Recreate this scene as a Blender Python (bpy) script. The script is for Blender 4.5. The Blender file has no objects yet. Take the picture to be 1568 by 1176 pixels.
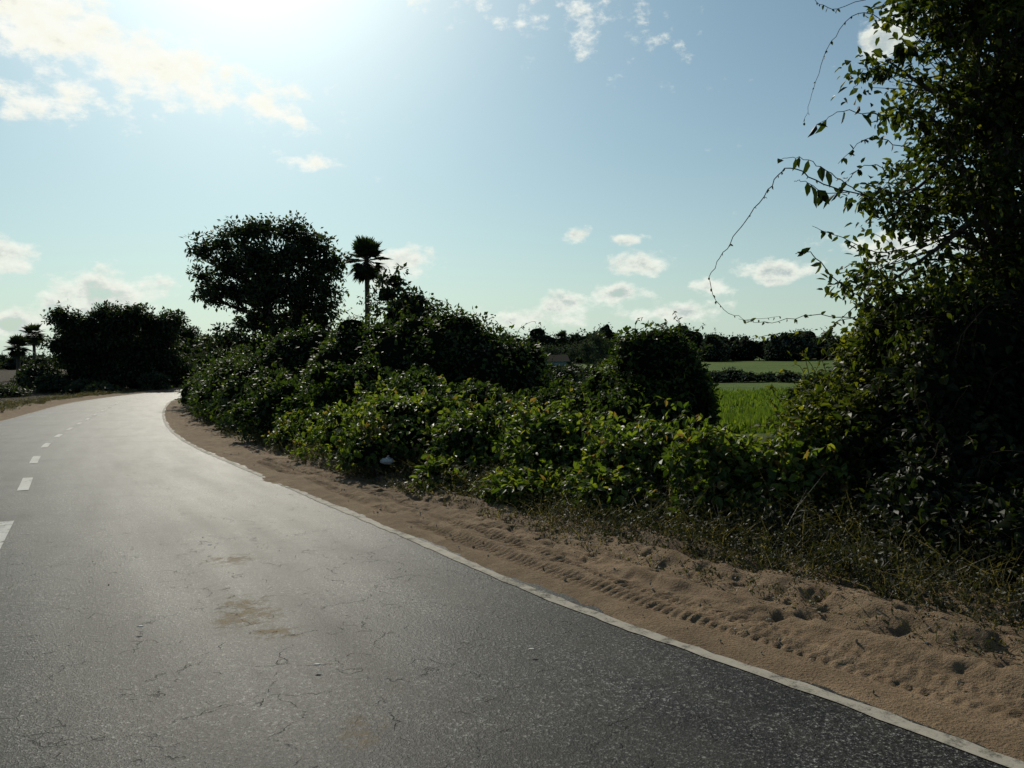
import bpy, math, numpy as np
from mathutils import Vector, Matrix, noise as mnoise
rng = np.random.default_rng(7)
scene = bpy.context.scene

# ------------------------------------------------------------------ terrain
def sp(t, w=3.0):
    t = np.asarray(t, dtype=float)
    return w*np.logaddexp(0, t/w)
def tz(y):
    return -0.04*sp(np.asarray(y)-8)+0.025*sp(np.asarray(y)-40)+0.015*sp(np.asarray(y)-90)

# ------------------------------------------------------------------ mesh buffer
class Buf:
    def __init__(s):
        s.V=[]; s.T=[]; s.F=[]; s.n=0
    def add(s, v, faces, mat=0, tint=0.5, smooth=False):
        v=np.asarray(v,dtype=np.float32).reshape(-1,3); f=np.asarray(faces,dtype=np.int32)
        t=np.broadcast_to(np.asarray(tint,dtype=np.float32),(len(v),)).copy()
        s.V.append(v); s.T.append(t); s.F.append((f+s.n,mat,smooth)); s.n+=len(v)
    def build(s, name, mats, uv=None):
        me=bpy.data.meshes.new(name)
        V=np.concatenate(s.V); T=np.concatenate(s.T)
        me.vertices.add(len(V)); me.vertices.foreach_set("co",V.ravel())
        li=[];ls=[];mi=[];sm=[];off=0
        for f,m,smo in s.F:
            n,k=f.shape
            li.append(f.ravel()); ls.append(off+np.arange(n)*k); off+=n*k
            mi.append(np.full(n,m)); sm.append(np.full(n,smo))
        li=np.concatenate(li); ls=np.concatenate(ls); mi=np.concatenate(mi); sm=np.concatenate(sm)
        me.loops.add(len(li)); me.loops.foreach_set("vertex_index",li.astype(np.int32))
        me.polygons.add(len(ls)); me.polygons.foreach_set("loop_start",ls.astype(np.int32))
        me.update(calc_edges=True)
        me.polygons.foreach_set("material_index",mi.astype(np.int32))
        me.polygons.foreach_set("use_smooth",sm.astype(bool))
        a=me.attributes.new("tint","FLOAT","POINT"); a.data.foreach_set("value",T)
        if uv is not None:
            l=me.uv_layers.new(name="UVMap"); l.data.foreach_set("uv",uv[li].astype(np.float32).ravel())
        for m in mats: me.materials.append(m)
        me.update()
        ob=bpy.data.objects.new(name,me); scene.collection.objects.link(ob)
        return ob

def nrm(a):
    return a/np.maximum(np.linalg.norm(a,axis=-1,keepdims=True),1e-9)

def leaves(buf,P,D,N,L,W,tint,mat=0,hi=True):
    D=nrm(D); S=nrm(np.cross(D,N)); N=nrm(np.cross(S,D))
    n=len(P); L=np.broadcast_to(L,(n,))[:,None]; W=np.broadcast_to(W,(n,))[:,None]
    if hi:
        v=np.stack([P, P+D*L*.3+S*W*.5+N*W*.14, P+D*L*.68+S*W*.36+N*W*.08, P+D*L-N*L*.12,
                    P+D*L*.68-S*W*.36+N*W*.08, P+D*L*.3-S*W*.5+N*W*.14],1)
        b=np.arange(n)[:,None]*6
        f=np.concatenate([b+np.array([0,1,2,3]), b+np.array([0,3,4,5])])
        buf.add(v,f,mat,np.repeat(tint,6))
    else:
        v=np.stack([P,P+D*L*.45+S*W*.5+N*W*.1,P+D*L,P+D*L*.45-S*W*.5+N*W*.1],1)
        b=np.arange(n)[:,None]*4
        f=np.concatenate([b+np.array([0,1,2]), b+np.array([0,2,3])])
        buf.add(v,f,mat,np.repeat(tint,4))

def tube(buf,pts,rad,sides=6,mat=1,tint=.5):
    pts=np.asarray(pts,float); n=len(pts); rad=np.broadcast_to(rad,(n,))
    T=nrm(np.gradient(pts,axis=0)); ref=np.array([.31,.9,.2]) if abs(T[:,2]).mean()>.6 else np.array([0.05,0.1,1.])
    A=nrm(np.cross(T,ref)); B=np.cross(T,A)
    a=np.arange(sides)/sides*2*np.pi
    v=pts[:,None]+rad[:,None,None]*(np.cos(a)[None,:,None]*A[:,None]+np.sin(a)[None,:,None]*B[:,None])
    i=np.arange(n-1)[:,None]*sides; j=np.arange(sides)[None]; k=(j+1)%sides
    f=np.stack([i+j,i+k,i+sides+k,i+sides+j],-1).reshape(-1,4)
    buf.add(v.reshape(-1,3),f,mat,tint,True)

def lump(u,seed,fr=3.0):
    r=np.random.default_rng(seed); o=np.zeros(len(u))
    for k in range(7):
        d=nrm(r.normal(size=3)); f=fr*r.uniform(.6,2.2)
        o+=np.sin(u@d*f+r.uniform(0,6.28))/ (1+.25*k)
    return o/4.0

def sphere_mesh(nu=20,nv=12):
    th=np.linspace(0,np.pi,nv); ph=np.arange(nu)/nu*2*np.pi
    v=np.stack([np.sin(th)[:,None]*np.cos(ph),np.sin(th)[:,None]*np.sin(ph),np.cos(th)[:,None]*np.ones(nu)],-1).reshape(-1,3)
    i=np.arange(nv-1)[:,None]*nu; j=np.arange(nu)[None]; k=(j+1)%nu
    f=np.stack([i+j,i+nu+j,i+nu+k,i+k],-1).reshape(-1,4)
    return v,f
SV,SF=sphere_mesh()

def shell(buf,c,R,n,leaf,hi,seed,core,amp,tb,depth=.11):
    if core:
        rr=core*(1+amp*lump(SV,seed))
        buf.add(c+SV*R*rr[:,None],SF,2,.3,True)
    u=nrm(rng.normal(size=(int(n*1.35)+4,3))); u=u[u[:,2]>-.55][:n]; n=len(u)
    rr=(1+amp*lump(u,seed))*(1-np.abs(rng.normal(0,depth,n))+rng.uniform(0,.16,n))
    P=c+u*R*rr[:,None]
    D=u*.5+rng.normal(0,.6,(n,3))+np.array([0,0,-.45])
    N=u*.7+np.array([0,0,.8])+rng.normal(0,.45,(n,3))
    tt=np.clip(.45+tb+.3*lump(u*1.0,seed+5,7)+rng.normal(0,.17,n),0,1)
    L=leaf*rng.uniform(.5,1.4,n)
    leaves(buf,P,D,N,L,L*rng.uniform(.5,.75,n),tt,0,hi)

def shoot(buf,p,d,ln,leaf,hi,tb,mm=10,m=7):
    pts=[p]
    for q in range(m):
        d=nrm(d+rng.normal(0,.2,3)+np.array([0,0,-.05*q])); pts.append(pts[-1]+d*ln/m)
    pts=np.array(pts); tube(buf,pts,np.linspace(.007,.003,len(pts))*max(1,leaf/.1),3,1)
    ti=rng.uniform(0.1,1,mm)*(len(pts)-1); i0=np.minimum(ti.astype(int),len(pts)-2); fr=(ti-i0)[:,None]
    Q=pts[i0]*(1-fr)+pts[i0+1]*fr
    DD=rng.normal(0,1,(mm,3))+np.array([0,0,-.3]); NN=np.array([0,0,1.])+rng.normal(0,.5,(mm,3))
    LL=leaf*rng.uniform(.6,1.15,mm); leaves(buf,Q,DD,NN,LL,LL*.6,np.clip(rng.normal(.6+tb,.15,mm),0,1),0,hi)

def blob(buf,x,y,r,h,n,leaf=.08,g=None,hi=True,shoots=8,seed=None,core=.78,ry=None,amp=.22,tb=0.0,sl=.5,sub=6):
    """irregular bush: a low main mass with several smaller lobes growing out of it and loose shoots"""
    seed=int(rng.integers(1e6)) if seed is None else seed
    g=float(tz(y)) if g is None else g
    ry=r if ry is None else ry
    c=np.array([x,y,g+.38*h]); R=np.array([r,ry,.50*h])
    parts=[(c,R,.5)]
    for k in range(sub):
        a=rng.uniform(0,6.28); zz=rng.uniform(-.2,1.0) if k>0 else 1.0
        q=math.sqrt(max(0,1-zz*zz*.8))*rng.uniform(.6,1.0) if k>0 else .2
        s=rng.uniform(.26,.52); zc=min(g+.38*h+zz*R[2]*.9, g+h-s*h*.42)
        cc=np.array([x+math.cos(a)*r*q,y+math.sin(a)*ry*q,max(zc,g+.12*h)])
        parts.append((cc,np.array([r*s*rng.uniform(.8,1.2),ry*s,h*s*rng.uniform(.38,.6)]),.5/max(sub,1)*s*3))
    for i,(cc,RR,wt) in enumerate(parts):
        shell(buf,cc,RR,int(n*wt),leaf,hi,seed+i*13,core,amp,tb+rng.normal(0,.07),.13 if i==0 else .2)
    for k in range(shoots):
        cc,RR,_=parts[rng.integers(0,len(parts))]
        u0=nrm(rng.normal(size=3)+np.array([0,0,1.1]))
        shoot(buf,cc+u0*RR*.9,nrm(u0*.8+np.array([0,0,.6])+rng.normal(0,.4,3)),sl*rng.uniform(.35,1.4)*min(1.0,h*.4),leaf,hi,tb,10 if hi else 8)

def crown(buf,base,trunk_top,lobes,nclump,nleaf,leaf,rc,trunk_r,hi=False,seed=1,limb=True,tb=-.1,tw=True,lsh=.55,core=0,rag=.3):
    r=np.random.default_rng(seed)
    base=np.array(base,float); top=np.array(trunk_top,float)
    t=np.linspace(0,1,9)[:,None]; pts=base+(top-base)*t+np.sin(t*5)*np.array([.03,.02,0])*np.linalg.norm(top-base)
    tube(buf,pts,trunk_r*(1.25-.65*t[:,0]**.6),9,1)
    for (lx,ly,lz,rx,ry,rz,*dn) in lobes:
        dens=dn[0] if dn else 1
        c=np.array([lx,ly,lz]); R=np.array([rx,ry,rz]); vol=(rx*ry*rz)**(1/3)
        s=pts[r.integers(4,9)]
        m=s*.5+c*.5+r.normal(0,.08,3)*np.linalg.norm(c-s)+np.array([0,0,-.06*np.linalg.norm(c-s)])
        tt=np.linspace(0,1,7)[:,None]; lp=s*(1-tt)**2+2*m*tt*(1-tt)+c*tt**2
        if limb: tube(buf,lp,trunk_r*np.linspace(.5,.12,7),6,1)
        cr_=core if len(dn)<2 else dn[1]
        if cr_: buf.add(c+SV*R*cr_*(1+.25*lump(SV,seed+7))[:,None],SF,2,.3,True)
        k=max(4,int(nclump*vol**2*dens))
        u=nrm(r.normal(size=(k,3))); rad=r.uniform(.35,1.0,k)**.6
        C=c+u*R*(rad*(1+rag*lump(u,seed+int(lx*10)%97)))[:,None]
        for q in range(k):
            if tw:
                s2=lp[r.integers(3,7)]
                mid=(s2+C[q])/2+r.normal(0,.1,3)*np.linalg.norm(C[q]-s2)
                tube(buf,np.array([s2,mid,C[q]]),np.array([.12,.07,.03])*trunk_r,3,1)
        n=k*nleaf
        cid=np.repeat(np.arange(k),nleaf)
        off=r.normal(0,1,(n,3)); off/=np.maximum(1,np.linalg.norm(off,axis=1)[:,None]/1.7)
        crs=r.uniform(.5,1.3,k)[cid]*rc
        P=C[cid]+off*np.array([1,1,.6])*crs[:,None]*.6
        D=off*.5+r.normal(0,.6,(n,3))+np.array([0,0,-.35]); N=np.array([0,0,.9])+off*.3+r.normal(0,.5,(n,3))
        ct=r.normal(0,.16,k)[cid]
        L=leaf*r.uniform(.6,1.3,n)
        leaves(buf,P,D,N,L,L*lsh,np.clip(.45+tb+ct+r.normal(0,.13,n),0,1),0,hi)

# ------------------------------------------------------------------ materials
def newmat(name):
    m=bpy.data.materials.new(name); m.use_nodes=True; nt=m.node_tree; nt.nodes.clear()
    out=nt.nodes.new("ShaderNodeOutputMaterial"); return m,nt,out
def nd(nt,t,**kw):
    n=nt.nodes.new(t)
    for k,v in kw.items(): setattr(n,k,v)
    return n
def ramp(nt,src,stops):
    r=nt.nodes.new("ShaderNodeValToRGB"); e=r.color_ramp.elements
    while len(e)<len(stops): e.new(.5)
    for el,(p,c) in zip(e,stops): el.position=p; el.color=(*c,1)
    nt.links.new(src,r.inputs[0]); return r.outputs[0]
def noise_tex(nt,vec,scale,detail=4,rough=.55):
    n=nd(nt,"ShaderNodeTexNoise"); n.inputs["Scale"].default_value=scale; n.inputs["Detail"].default_value=detail
    n.inputs["Roughness"].default_value=rough
    if vec is not None: nt.links.new(vec,n.inputs["Vector"])
    return n.outputs["Fac"]
def mix(nt,f,a,b,blend='MIX'):
    m=nd(nt,"ShaderNodeMix",data_type='RGBA',blend_type=blend)
    for s,i in ((f,0),(a,6),(b,7)):
        if isinstance(s,(int,float)): m.inputs[i].default_value=s
        elif isinstance(s,tuple): m.inputs[i].default_value=(*s,1)
        else: nt.links.new(s,m.inputs[i])
    return m.outputs[2]
def mth(nt,op,a,b=None,c=None,clamp=False):
    m=nd(nt,"ShaderNodeMath",operation=op,use_clamp=clamp)
    for i,s in enumerate((a,b,c)):
        if s is None: continue
        if isinstance(s,(int,float)): m.inputs[i].default_value=s
        else: nt.links.new(s,m.inputs[i])
    return m.outputs[0]

def leaf_mat(name,stops,trans=.4,rough=.45,spec=.4):
    m,nt,out=newmat(name)
    a=nd(nt,"ShaderNodeAttribute",attribute_name="tint")
    col=ramp(nt,a.outputs["Fac"],stops)
    b=nd(nt,"ShaderNodeBsdfPrincipled"); nt.links.new(col,b.inputs["Base Color"])
    b.inputs["Roughness"].default_value=rough; b.inputs["Specular IOR Level"].default_value=spec
    t=nd(nt,"ShaderNodeBsdfTranslucent")
    tc=mix(nt,1.0,col,(1.9,1.9,.6),'MULTIPLY'); nt.links.new(tc,t.inputs[0])
    x=nd(nt,"ShaderNodeMixShader"); x.inputs[0].default_value=trans
    nt.links.new(b.outputs[0],x.inputs[1]); nt.links.new(t.outputs[0],x.inputs[2]); nt.links.new(x.outputs[0],out.inputs[0])
    return m
G=[(0,(.009,.018,.006)),(.35,(.022,.039,.011)),(.60,(.050,.080,.017)),(.82,(.115,.155,.028)),(.93,(.16,.17,.042)),(1,(.15,.10,.05))]
M_vine=leaf_mat("vine_leaf",G,.46,.5,.32)
M_hedge=leaf_mat("hedge_leaf",[(0,(.008,.016,.006)),(.35,(.017,.031,.010)),(.7,(.038,.063,.017)),(1,(.085,.11,.028))],.38,.55,.22)
M_tree=leaf_mat("tree_leaf",[(0,(.012,.020,.013)),(.5,(.027,.041,.021)),(1,(.055,.075,.03))],.28,.6,.2)
M_near=leaf_mat("near_tree_leaf",[(0,(.008,.014,.006)),(.5,(.026,.040,.010)),(.85,(.08,.092,.017)),(1,(.14,.14,.025))],.48,.5,.22)
M_shade=leaf_mat("painted_shade_leaf",[(0,(.005,.009,.004)),(.5,(.012,.020,.008)),(.85,(.035,.045,.013)),(1,(.08,.09,.022))],.34,.55,.2)  # leaf colours darkened, so the deep roadside shade is painted in
M_far=leaf_mat("haze_tinted_leaf",[(0,(.030,.044,.040)),(.5,(.040,.058,.048)),(1,(.052,.072,.052))],.2,.8,.05)  # distance haze painted into the leaf colour: paler and bluish
M_weed=leaf_mat("weed_leaf",[(0,(.013,.017,.008)),(.5,(.034,.037,.018)),(.8,(.088,.075,.045)),(1,(.19,.155,.10))],.3,.6,.3)
M_field=leaf_mat("field_grass_blade",[(0,(.045,.075,.018)),(.5,(.075,.115,.024)),(1,(.11,.15,.035))],.4,.7,.1)
def bark(name,c1,c2,sc=8):
    m,nt,out=newmat(name); tc=nd(nt,"ShaderNodeTexCoord")
    f=noise_tex(nt,tc.outputs["Object"],sc,4)
    b=nd(nt,"ShaderNodeBsdfPrincipled"); nt.links.new(ramp(nt,f,[(.3,c1),(.7,c2)]),b.inputs["Base Color"]); b.inputs["Roughness"].default_value=.85
    bp=nd(nt,"ShaderNodeBump"); bp.inputs["Strength"].default_value=.5; nt.links.new(f,bp.inputs["Height"]); nt.links.new(bp.outputs[0],b.inputs["Normal"])
    nt.links.new(b.outputs[0],out.inputs[0]); return m
M_bark=bark("bark",(.03,.024,.018),(.07,.06,.045))
M_twig,nt,out=newmat("twig"); bb_=nd(nt,"ShaderNodeBsdfDiffuse"); bb_.inputs[0].default_value=(.06,.045,.03,1); nt.links.new(bb_.outputs[0],out.inputs[0])
M_core,nt,out=newmat("painted_shade_core"); bb_=nd(nt,"ShaderNodeBsdfDiffuse"); bb_.inputs[0].default_value=(.008,.011,.006,1); nt.links.new(bb_.outputs[0],out.inputs[0])  # near-black solid cores paint in the shade inside bushes and crowns

# ------------------------------------------------------------------ road path (right-hand edge, world metres)
ctrl=np.array([(32,-42),(18,-21),(10,-8.5),(5.2,-.8),(2.22,3.49),(.715,5.47),(-.31,7.05),(-2.44,10.6),(-4.7,14.5),(-7.8,20),(-11.2,26.7),(-16.2,37.5),
  (-22,51),(-27.8,67),(-31.3,87),(-31,110),(-26,135),(-14,162),(4,185),(40,210)],float)
def catmull(P,m=40):
    out=[]
    for i in range(1,len(P)-2):
        p0,p1,p2,p3=P[i-1:i+3]
        for t in np.arange(m)/m:
            out.append(.5*((2*p1)+(-p0+p2)*t+(2*p0-5*p1+4*p2-p3)*t*t+(-p0+3*p1-3*p2+p3)*t**3))
    return np.array(out)
PP=catmull(ctrl)
for _ in range(60): PP[1:-1]=.25*PP[:-2]+.5*PP[1:-1]+.25*PP[2:]
SS=np.concatenate([[0],np.cumsum(np.linalg.norm(np.diff(PP,axis=0),axis=1))])
TT=nrm(np.gradient(PP,SS,axis=0)); SMAX=SS[-1]
for _ in range(40): TT[1:-1]=.25*TT[:-2]+.5*TT[1:-1]+.25*TT[2:]
def path(s,o):
    s=np.asarray(s,float); o=np.asarray(o,float)
    x=np.interp(s,SS,PP[:,0]); y=np.interp(s,SS,PP[:,1]); tx=np.interp(s,SS,TT[:,0]); ty=np.interp(s,SS,TT[:,1])
    l=np.hypot(tx,ty); return x+ty/l*o, y-tx/l*o
def s_at_y(y): return float(np.interp(y,PP[:,1],SS))

def strip(name,s,o,zf,mat):
    Sg,Og=np.meshgrid(s,o,indexing='ij'); x,y=path(Sg,Og); z=tz(y)+zf(Sg,Og,x,y)
    b=Buf(); n,m=len(s),len(o); i=np.arange(n-1)[:,None]*m; j=np.arange(m-1)[None]
    f=np.stack([i+j,i+m+j,i+m+j+1,i+j+1],-1).reshape(-1,4)[:,::-1]
    b.add(np.stack([x,y,z],-1),f,0,.5,True)
    uv=np.stack([Sg.ravel(),Og.ravel()],-1)
    ob=b.build(name,[mat],uv)
    if ob.data.polygons[0].normal.z<0: ob.data.flip_normals()
    return ob
W=7.2
# asphalt
m,nt,out=newmat("asphalt"); tc=nd(nt,"ShaderNodeTexCoord"); O=tc.outputs["Object"]; UV=tc.outputs["UV"]
mp=nd(nt,"ShaderNodeMapping"); mp.inputs["Scale"].default_value=(.12,1,1); nt.links.new(UV,mp.inputs[0])
f1=noise_tex(nt,O,48,2,.6); f2=noise_tex(nt,O,120,2,.6); fine=mth(nt,'ADD',mth(nt,'MULTIPLY',f1,.5),mth(nt,'MULTIPLY',f2,.5))
mid=noise_tex(nt,O,9,4,.6); big=noise_tex(nt,O,.6,5,.65); streak=noise_tex(nt,mp.outputs[0],2.2,4,.6)
col=ramp(nt,fine,[(.40,(.008,.008,.008)),(.50,(.025,.025,.0245)),(.57,(.060,.060,.057)),(.64,(.32,.31,.285))])
col=mix(nt,ramp(nt,streak,[(.38,(0,0,0)),(.68,(.45,.45,.45))]),col,(.056,.052,.044))
col=mix(nt,ramp(nt,big,[(.35,(.65,.65,.65)),(.52,(0,0,0))]),col,(.012,.012,.012))
dust=mth(nt,'MULTIPLY',ramp(nt,big,[(.5,(0,0,0)),(.70,(1,1,1))]),ramp(nt,mid,[(.42,(0,0,0)),(.68,(.5,.5,.5))]))
geo=nd(nt,"ShaderNodeNewGeometry"); acc=None
mn=nd(nt,"ShaderNodeTexNoise"); mn.inputs["Scale"].default_value=9; mn.inputs["Detail"].default_value=6; mn.inputs["Roughness"].default_value=.7; nt.links.new(O,mn.inputs["Vector"])
for (px,py,rx,ry) in [(-2.04,6.0,.26,.25),(-2.6,7.3,.3,.3),(-1.6,5.27,.24,.22),(-.75,3.84,.14,.24),(-1.9,5.65,.3,.45)]:
    v=nd(nt,"ShaderNodeVectorMath",operation='SUBTRACT'); nt.links.new(geo.outputs["Position"],v.inputs[0]); v.inputs[1].default_value=(px,py,0)
    v2=nd(nt,"ShaderNodeVectorMath",operation='MULTIPLY'); nt.links.new(v.outputs[0],v2.inputs[0]); v2.inputs[1].default_value=(1/rx,1/ry,0)
    v3=nd(nt,"ShaderNodeVectorMath",operation='LENGTH'); nt.links.new(v2.outputs[0],v3.inputs[0])
    q=mth(nt,'SUBTRACT',1.0,v3.outputs["Value"],clamp=True)
    acc=q if acc is None else mth(nt,'MAXIMUM',acc,q)
nn=mth(nt,'MULTIPLY',mth(nt,'SUBTRACT',mn.outputs["Fac"],.52),5)
pt=mth(nt,'MULTIPLY',mth(nt,'MULTIPLY',acc,2.0,clamp=True),mth(nt,'ADD',nn,mth(nt,'MULTIPLY',acc,.7)),clamp=True)
col=mix(nt,dust,col,(.09,.077,.058)); col=mix(nt,mth(nt,'MULTIPLY',pt,.7),col,(.27,.20,.115))
vo=nd(nt,"ShaderNodeTexVoronoi",feature='DISTANCE_TO_EDGE'); vo.inputs["Scale"].default_value=1.9
wn=nd(nt,"ShaderNodeVectorMath",operation='MULTIPLY_ADD'); cn=nd(nt,"ShaderNodeTexNoise"); cn.inputs["Scale"].default_value=3; cn.inputs["Detail"].default_value=6
nt.links.new(O,cn.inputs["Vector"]); nt.links.new(cn.outputs["Color"],wn.inputs[0]); wn.inputs[1].default_value=(.7,.7,.7); nt.links.new(O,wn.inputs[2]); nt.links.new(wn.outputs[0],vo.inputs["Vector"])
crk=ramp(nt,vo.outputs["Distance"],[(.003,(1,1,1)),(.010,(0,0,0))])
crk=mth(nt,'MULTIPLY',crk,ramp(nt,mid,[(.48,(.0,.0,.0)),(.60,(.8,.8,.8))]))
col=mix(nt,crk,col,(.006,.006,.006))
b=nd(nt,"ShaderNodeBsdfPrincipled"); nt.links.new(col,b.inputs["Base Color"])
rg=mth(nt,'ADD',mth(nt,'MULTIPLY',streak,.22),.385); rg=mth(nt,'ADD',rg,mth(nt,'MULTIPLY',pt,.3),clamp=True); nt.links.new(rg,b.inputs["Roughness"]); b.inputs["Specular IOR Level"].default_value=.055
bp=nd(nt,"ShaderNodeBump"); bp.inputs["Strength"].default_value=.8; bp.inputs["Distance"].default_value=.008
hh=mth(nt,'SUBTRACT',mth(nt,'ADD',fine,mth(nt,'MULTIPLY',mid,.15)),mth(nt,'MULTIPLY',crk,.8)); nt.links.new(hh,bp.inputs["Height"]); nt.links.new(bp.outputs[0],b.inputs["Normal"]); nt.links.new(b.outputs[0],out.inputs[0])
M_asph=m
strip("asphalt_road",np.arange(2,SMAX-2,.5),np.linspace(-W-.1,.15,10),lambda s,o,x,y:0*x,M_asph)
def paint(name,wear,hi):
    m,nt,out=newmat(name); tc=nd(nt,"ShaderNodeTexCoord"); O=tc.outputs["Object"]
    f=noise_tex(nt,O,9,5,.7); g=noise_tex(nt,O,80,3,.7); h=noise_tex(nt,O,.9,3,.5)
    k=mth(nt,'ADD',mth(nt,'MULTIPLY',f,.5),mth(nt,'MULTIPLY',g,.25)); k=mth(nt,'ADD',k,mth(nt,'MULTIPLY',h,.25))
    c=ramp(nt,k,[(wear-.06,(.05,.047,.040)),(wear+.04,tuple(q*.75 for q in hi)),(.70,hi)])
    b=nd(nt,"ShaderNodeBsdfPrincipled"); nt.links.new(c,b.inputs["Base Color"]); b.inputs["Roughness"].default_value=.8; b.inputs["Specular IOR Level"].default_value=.1
    bp=nd(nt,"ShaderNodeBump"); bp.inputs["Strength"].default_value=.7; bp.inputs["Distance"].default_value=.006; nt.links.new(k,bp.inputs["Height"]); nt.links.new(bp.outputs[0],b.inputs["Normal"])
    nt.links.new(b.outputs[0],out.inputs[0]); return m
M_paint=paint("worn_white_paint",.46,(.40,.365,.30)); M_paint2=paint("faded_white_paint",.43,(.60,.59,.55))
def linestrip(name,s,o0,o1,mat):
    so=np.array([0,.5,1.])
    Sg,Og=np.meshgrid(s,so,indexing='ij')
    wb=rng.normal(0,.007,Sg.shape); wb[:,1]=0
    off=o0+(o1-o0)*Og+wb+.008*np.sin(Sg*1.3)
    x,y=path(Sg,off); z=tz(y)+.005
    b=Buf(); n,mm=len(s),3; i=np.arange(n-1)[:,None]*mm; j=np.arange(mm-1)[None]
    f=np.stack([i+j,i+j+1,i+mm+j+1,i+mm+j],-1).reshape(-1,4); b.add(np.stack([x,y,z],-1),f)
    ob=b.build(name,[mat]); 
    if ob.data.polygons[0].normal.z<0: ob.data.flip_normals()
    return ob
linestrip("edge_line_marking",np.arange(2,SMAX-2,.12),-.12,-.02,M_paint)
linestrip("edge_line_marking",np.arange(2,SMAX-2,.25),-W+.02,-W+.12,M_paint)
b=Buf(); s0=s_at_y(9.6)-4.9*6
for k in range(0,26):
    s=np.linspace(s0+k*4.9,s0+k*4.9+1.9,9)
    sc=s_at_y(12); offc=-3.5-.5*(1-1/(1+np.exp(-(s-sc-(-3))/2.5)))
    Sg=np.stack([s,s],1); Og=np.stack([offc-.075,offc+.075],1); x,y=path(Sg,Og); i=np.arange(8)[:,None]*2
    f=(i+np.array([0,1,3,2])).reshape(-1,4); b.add(np.stack([x,y,tz(y)+.006],-1),f)
ob=b.build("centre_line_marking",[M_paint2]); 
if ob.data.polygons[0].normal.z<0: ob.data.flip_normals()

# sand
def sandmat():
    m,nt,out=newmat("sandy_soil"); tc=nd(nt,"ShaderNodeTexCoord"); O=tc.outputs["Object"]
    a=noise_tex(nt,O,3,5,.6); c=noise_tex(nt,O,60,3,.7); d=noise_tex(nt,O,.8,3,.5)
    col=ramp(nt,a,[(.3,(.150,.103,.060)),(.55,(.225,.157,.094)),(.75,(.30,.215,.135))])
    col=mix(nt,ramp(nt,c,[(.35,(.7,.7,.7)),(.5,(0,0,0))]),col,(.082,.058,.038))
    col=mix(nt,ramp(nt,d,[(.4,(.4,.4,.4)),(.7,(0,0,0))]),col,(.115,.082,.053))
    b=nd(nt,"ShaderNodeBsdfPrincipled"); nt.links.new(col,b.inputs["Base Color"]); b.inputs["Roughness"].default_value=.95; b.inputs["Specular IOR Level"].default_value=.1
    bp=nd(nt,"ShaderNodeBump"); bp.inputs["Strength"].default_value=1.0; bp.inputs["Distance"].default_value=.035
    nt.links.new(mth(nt,'ADD',a,mth(nt,'MULTIPLY',c,.5)),bp.inputs["Height"]); nt.links.new(bp.outputs[0],b.inputs["Normal"])
    nt.links.new(b.outputs[0],out.inputs[0]); return m
M_sand=sandmat()
def sm(a,b,x):
    t=np.clip((x-a)/(b-a),0,1); return t*t*(3-2*t)
def fld(x,y,sc,seed,octs=1):
    out=np.zeros(x.size); xr=x.ravel(); yr=y.ravel()
    for i in range(x.size):
        out[i]=mnoise.noise((xr[i]*sc,yr[i]*sc,seed)) if octs==1 else mnoise.fractal((xr[i]*sc,yr[i]*sc,seed),.9,2.0,octs)
    return out.reshape(x.shape)
def sandz(s,o,x,y):
    n1=fld(x,y,1.1,3.1); n2=fld(x,y,4.2,8.7,3); n3=fld(x,y,6.0,1.7,2)
    edge=.06+.10*n1+.05*n2
    cover=.14*np.exp(-((y-12.6)/1.8)**2)
    h=-.015+.05*sm(-.16,.34,o-edge+.08+cover)
    rid=fld(s*.25,o*2.6,2.0,5.5,3)
    pits=-np.clip(n3-.2,0,1)*.09*sm(.6,.95,o)
    h=h+.026*n2*sm(.1,.6,o)+pits+.055*rid*sm(.1,.4,o)
    for oc,wd,ph in ((.36,.09,0),(.66,.09,1.3)):
        oc2=oc+.06*np.sin(s*.5+ph)
        mk=np.exp(-((o-oc2)/wd)**4)*sm(-.35,.05,n1+.1+.4*n2)
        h=h-mk*.028+mk*.009*np.sin(2*np.pi*(s/.08)+np.abs(o-oc2)*34+n2*1.2)
    h=h+.04*sm(.95,1.4,o)
    h=h-.18*sm(2.2,2.8,o)
    return h
sA,sB=s_at_y(1.5),s_at_y(16)
strip("sand_shoulder",np.arange(sA,sB,.019),np.arange(-.3,2.9,.028),sandz,M_sand)
strip("sand_shoulder",np.arange(sB-.05,s_at_y(100),.2),np.arange(-.3,2.9,.1),sandz,M_sand)
strip("sand_shoulder",np.arange(s_at_y(3),s_at_y(150),.3),np.arange(-W-2.8,-W+.35,.12)[::1],
      lambda s,o,x,y: sandz(s,-W-o,x,y)-.004,M_sand)

# ground sheet
m,nt,out=newmat("ground_soil_and_grass"); tc=nd(nt,"ShaderNodeTexCoord"); O=tc.outputs["Object"]
mpp=nd(nt,"ShaderNodeMapping"); mpp.inputs["Scale"].default_value=(.25,1,1); nt.links.new(O,mpp.inputs[0])
a=noise_tex(nt,mpp.outputs[0],.045,3,.5); c=noise_tex(nt,O,1.2,5,.65); e=noise_tex(nt,O,14,3,.7); d=noise_tex(nt,mpp.outputs[0],.22,5,.6)
green=ramp(nt,mth(nt,'ADD',mth(nt,'MULTIPLY',c,.5),mth(nt,'MULTIPLY',d,.5)),[(.35,(.045,.070,.018)),(.5,(.075,.115,.022)),(.65,(.11,.145,.035))])
brown=ramp(nt,c,[(.3,(.05,.04,.022)),(.7,(.11,.085,.05))])
far=mix(nt,ramp(nt,a,[(.38,(0,0,0)),(.42,(1,1,1))]),brown,green)
sx=nd(nt,"ShaderNodeSeparateXYZ"); nt.links.new(O,sx.inputs[0])
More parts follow.
